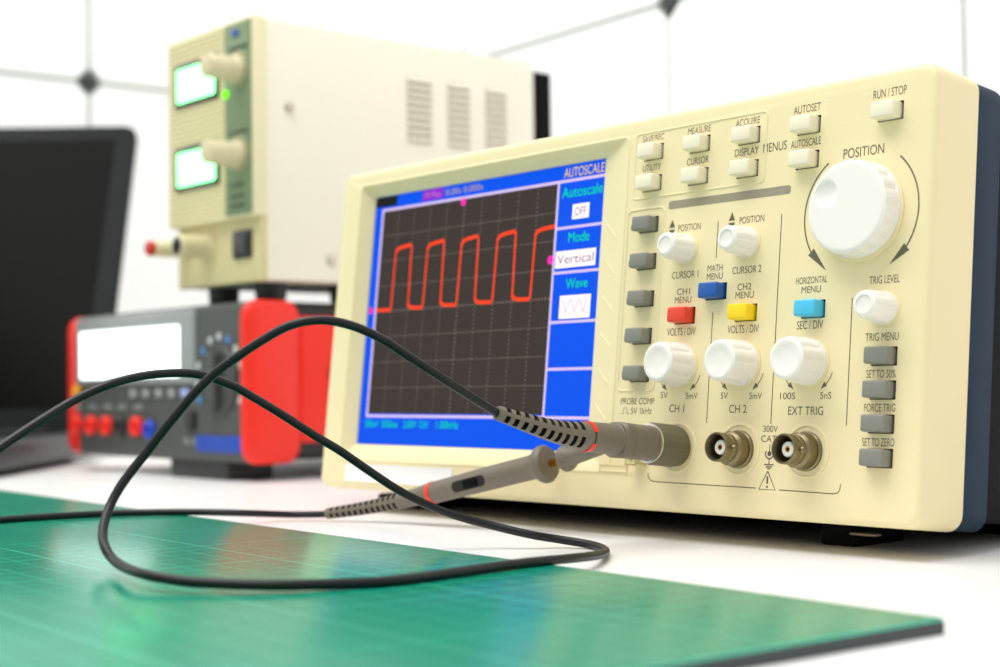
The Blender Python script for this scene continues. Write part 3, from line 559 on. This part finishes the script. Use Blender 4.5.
# red bumpers
def cheek(x0, x1, yf=.0660):
    bm = bmesh.new(); L = []
    for x, ins in ((x0, .003), (x0 + .0012, .001), (x0 + .003, 0), (x1 - .003, 0), (x1 - .0012, .001), (x1, .003)):
        L.append([Vector((x, a, z)) - DO for a, z in rrect(yf + ins, .1045 - ins, .0100 + ins, .1052 - ins, .010)])
    add_loops(bm, L, True, True); return link('bumper', fin('bumper', bm, REDM, 40), dmm)
cheek(-.3495, -.3415); cheek(-.5895, -.5700, .0720)
dbox('side_arm', (-.3495, .104, .0215), (-.3425, .300, .0962), REDM, bev=.003, seg=3)
dbox('side_arm', (-.5730, .104, .0215), (-.5660, .300, .0962), REDM, bev=.003, seg=3)
bm = bmesh.new(); add_lathe(bm, [(a * k, b * k) for a, b in ((10, 0), (10, 3), (8.5, 4.5), (0, 4.5))], 28, Matrix.Translation(Vector((-.3430, .1345, .0613)) - DO) @ Matrix.Rotation(pi / 2, 4, 'Y')); link('pivot_knob', fin('pivot_knob', bm, DK), dmm)
for x0, x1, y0, y1 in ((-.442, -.372, .072, .104), (-.562, -.520, .150, .185), (-.442, -.372, .290, .325), (-.562, -.520, .290, .325)): dbox('foot', (x0, y0, 0), (x1, y1, .0125), DK, bev=.002)

# ------------------------------------------------------------------ bench power supply
CASE = mat('ivory_painted_steel', (244, 237, 218), .45, bump=.15, bscale=1200); FRONT = mat('beige_front_plastic', (212, 200, 150), .5, bump=.1)
PO = Vector((-.384, .185, .1065)); psu = empty('bench_power_supply', PO); tag(psu, 'ivory bench power supply with two green lit displays, standing on the multimeter', 'power supply')
def pbox(name, lo, hi, m, parent=psu, bev=.001, seg=2): return box2(name, lo, hi, m, parent, bev, seg, PO)
case = pbox('case', (-.4325, .0795, .1165), (-.3350, .2900, .2690), CASE, bev=.0015, seg=2)
pbox('lower_front', (-.4325, .0770, .1160), (-.3345, .0815, .1560), FRONT, bev=.001)
bezel = pbox('front_bezel', (-.4335, .0712, .1535), (-.3335, .0810, .2695), mat('bezel_plastic_lit', (236, 227, 186), .5, bump=.1), bev=.0012)  # paler than the ridges: light on the bezel side put into its colour
for i in range(36):
    z = .1565 + i * .00312
    if z < .2665: pbox('ridge', (-.4325, .0706, z), (-.3638, .0716, z + .0016), FRONT, bezel, .0004, 1)
strip = pbox('control_strip', (-.3625, .0698, .1548), (-.3345, .0715, .2672), mat('sage_green_panel', (118, 138, 100), .5), bev=.0005)
for z0, z1 in ((.2268, .2534), (.1752, .2018)):
    dw = pbox('display_window', (-.4222, .0694, z0), (-.3705, .0712, z1), mat('display_black', (22, 34, 30), .25), bev=.0006)
    pbox('lit_digits', (-.4180, .0688, z0 + .0028), (-.3735, .0698, z1 - .0035), glow('green_digits', (122, 255, 150), 4.6), dw, .0006)
def ylp(name, prof, x, z, y, m, parent=psu, seg=28, rf=None): return lathe(name, [(a * k, b * k) for a, b in prof], m, parent, seg, Matrix.Translation(Vector((x, y, z)) - PO) @ AX, rf)
KC = mat('beige_knob', (214, 202, 164), .4)
for z in (.2390, .1895):
    ylp('knob_dial', ((11.5, -.5), (11.5, .5), (11, .8), (0, .8)), -.3462, z, .0698, mat('dial_sage', (150, 152, 112), .5))
    ylp('knob', ((8.2, 0), (8.2, 3), (7.2, 4), (6.9, 20), (6.6, 21.2), (5.4, 21.6), (0, 21.6)), -.3462, z, .0690, KC, seg=36, rf=lambda th, i: 1 - (.05 * (cos(12 * th) > .2) if 2 <= i <= 3 else 0))
    pbox('dial_mark', (-.3562, .0690, z + .0125), (-.3362, .0699, z + .0142), mat('mark_dark_green', (70, 84, 66), .5), strip, .0003)
ylp('indicator_light', ((2.6, -.5), (2.6, 1.2), (1.6, 2.2), (0, 2.4)), -.3604, .2266, .0698, glow('led_green', (120, 255, 20), 1.3), seg=20)
pbox('logo_plate', (-.3535, .0692, .2590), (-.3455, .0699, .2632), mat('logo_blue', (50, 80, 160), .5), strip, .0004)
for z in (.171, .1645, .159): pbox('panel_print', (-.3560, .0692, z), (-.3410, .0699, z + .002), mat('mark_dark_green', (70, 84, 66), .5), strip, .0003)
sw = pbox('power_switch', (-.3640, .0752, .1300), (-.3445, .0785, .1465), mat('switch_black', (34, 38, 42), .4), bev=.0008)
pbox('rocker', (-.3620, .0735, .1320), (-.3465, .0765, .1445), mat('switch_rocker', (52, 54, 56), .4), sw, .0012)
po = ylp('binding_post', ((8.4, -1), (8.4, 1.5), (7.2, 2.2), (7.0, 20), (6.2, 21), (3.2, 21), (3.0, 16), (0, 16)), -.3955, .1395, .0770, KC)
ylp('post_bore', ((5.2, 20.9), (5.2, 21.5), (2.8, 21.6), (2.6, 18), (0, 18)), -.3955, .1395, .0770, mat('switch_black', (34, 38, 42), .4), po, 20)
po = ylp('binding_post', ((6.4, -1), (6.4, 1.5), (5.0, 2.2), (4.8, 22), (4.2, 23)), -.4225, .1400, .0770, KC)
ylp('post_cap', ((4.3, 22.6), (4.6, 23.2), (4.6, 25.6), (3.6, 26.6), (0, 26.6)), -.4225, .1400, .0770, mat('post_red', (200, 40, 24), .4), po, 20)
VENT_SHADE = mat('vent_shadow_tan', (150, 142, 116), .8)  # shade behind the louvers, painted as a tan plate on the closed case
for y0, y1 in ((.1838, .2028), (.2164, .2338), (.2480, .2653)):
    pbox('vent_shade_plate', (-.3352, y0, .2062), (-.3348, y1, .2475), VENT_SHADE, case, 0)
    for i in range(9):
        z = .2062 + i * .00462
        bm = bmesh.new(); a = [(-.3350, z + .0034), (-.3350, z + .0043), (-.3334, z + .0018), (-.3336, z + .0008)]
        add_loops(bm, [[Vector((x, yy, zz)) - PO for x, zz in a] for yy in (y0, y1)], True, True); link('louver', fin('louver', bm, CASE, 30), case)
def screw(y, z):
    bm = bmesh.new(); add_lathe(bm, [(a * k, b * k) for a, b in ((3.3, 0), (3.2, 1.4), (2.2, 2.3), (0, 2.6))], 20, Matrix.Translation(Vector((-.335, y, z)) - PO) @ Matrix.Rotation(pi / 2, 4, 'Y')); link('screw', fin('screw', bm, mat('screw_steel', (206, 196, 178), .35, metal=.7), 40), case)
screw(.0968, .2185); screw(.1253, .1292); screw(.2745, .2085)
hs = pbox('heat_sink', (-.4200, .2900, .1300), (-.3362, .2950, .2640), BLACK, bev=.0006)
for i in range(12):
    x = -.4190 + i * .00752; pbox('fin', (x - .0009 + .0009, .2945, .1305), (x + .0009, .3055, .2635), BLACK, hs, .0003, 1)
for x, y in ((-.4130, .098), (-.3585, .098), (-.4130, .270), (-.3585, .270), (-.3565, .150)):
    bm = bmesh.new(); add_lathe(bm, [(a * k, b * k) for a, b in ((0, -1.4), (8, -1.4), (9.2, 1), (9.6, 10.6), (0, 10.6))], 24, Matrix.Translation(Vector((x, y, .1065)) - PO)); link('foot', fin('foot', bm, DK), psu)

# ------------------------------------------------------------------ laptop
LB = mat('black_laptop_plastic', (24, 27, 27), .5, spec=.12, bump=.08)
lef = Vector((-.65, -.76, 0)).normalized(); fwd = Vector((.76, -.65, 0)).normalized()
LAPR = math.atan2(-lef.y, -lef.x)
lap = empty('laptop', (-.696, .151, 0), (0, 0, LAPR)); tag(lap, 'black laptop standing open at the left edge, its screen dark', 'laptop')
# local x along the hinge (right end at 0), local -y to the user, z up
base = box2('base', (-.39, -.262, .0035), (0, .006, .022), mat('grey_laptop_deck', (62, 66, 70), .45), lap, .004, 3)
kb = box2('keyboard', (-.365, -.135, .0215), (-.025, -.022, .0226), LB, base, .0005)
KEY = None
for r in range(5):
    for c in range(15):
        if KEY is None:
            bm = bmesh.new(); add_box(bm, (0, 0, 0), (.0188, .0188, .002), .0006, 1); KEY = fin('key', bm, LB)
        link('key', KEY, base, (-.355 + c * .0229 + .004, -.126 + r * .0222 + .002, .0234))
box2('touchpad', (-.255, -.235, .0215), (-.15, -.155, .0224), LB, base, .0004)
for x in (-.36, -.03):
    for y in (-.24, -.02): box2('foot', (x - .012, y - .006, 0), (x + .012, y + .006, .0045), LB, lap, .001)
LT = math.atan2(.1317, .2645); LM = Matrix.Translation((0, .0, .021)) @ Matrix.Rotation(-LT, 4, 'X')
def lpart(name, lo, hi, m, parent, bev, seg=3):
    bm = bmesh.new(); lo = Vector(lo); hi = Vector(hi); add_box(bm, (lo + hi) / 2, hi - lo, bev, seg)
    for v in bm.verts: v.co = LM @ v.co
    return link(name, fin(name, bm, m), parent)
bm = bmesh.new(); add_loops(bm, [[LM @ Vector((x, y, z)) for x, z in rrect(-.39 + i, 0 - i, .002 + i, .2955 - i, .012 - i)] for y, i in ((.0075, .002), (.0065, 0), (.0005, 0), (0, .001))], True, True)
lid = link('lid', fin('lid', bm, LB, 40), lap)
lpart('screen', (-.372, -.0006, .022), (-.018, .0006, .281), mat('dark_glossy_screen', (9, 9, 8), .2, spec=.03), lid, .0003, 1)
lpart('webcam', (-.2, -.0006, .286), (-.19, .0006, .291), BLACK, lid, .0003, 1)
for x in (-.33, -.06):
    bm = bmesh.new(); add_lathe(bm, [(0, -.02), (.0065, -.02), (.0065, .02), (0, .02)], 16, Matrix.Translation((x, .004, .020)) @ Matrix.Rotation(pi / 2, 4, 'Y')); link('hinge', fin('hinge', bm, LB), lap)
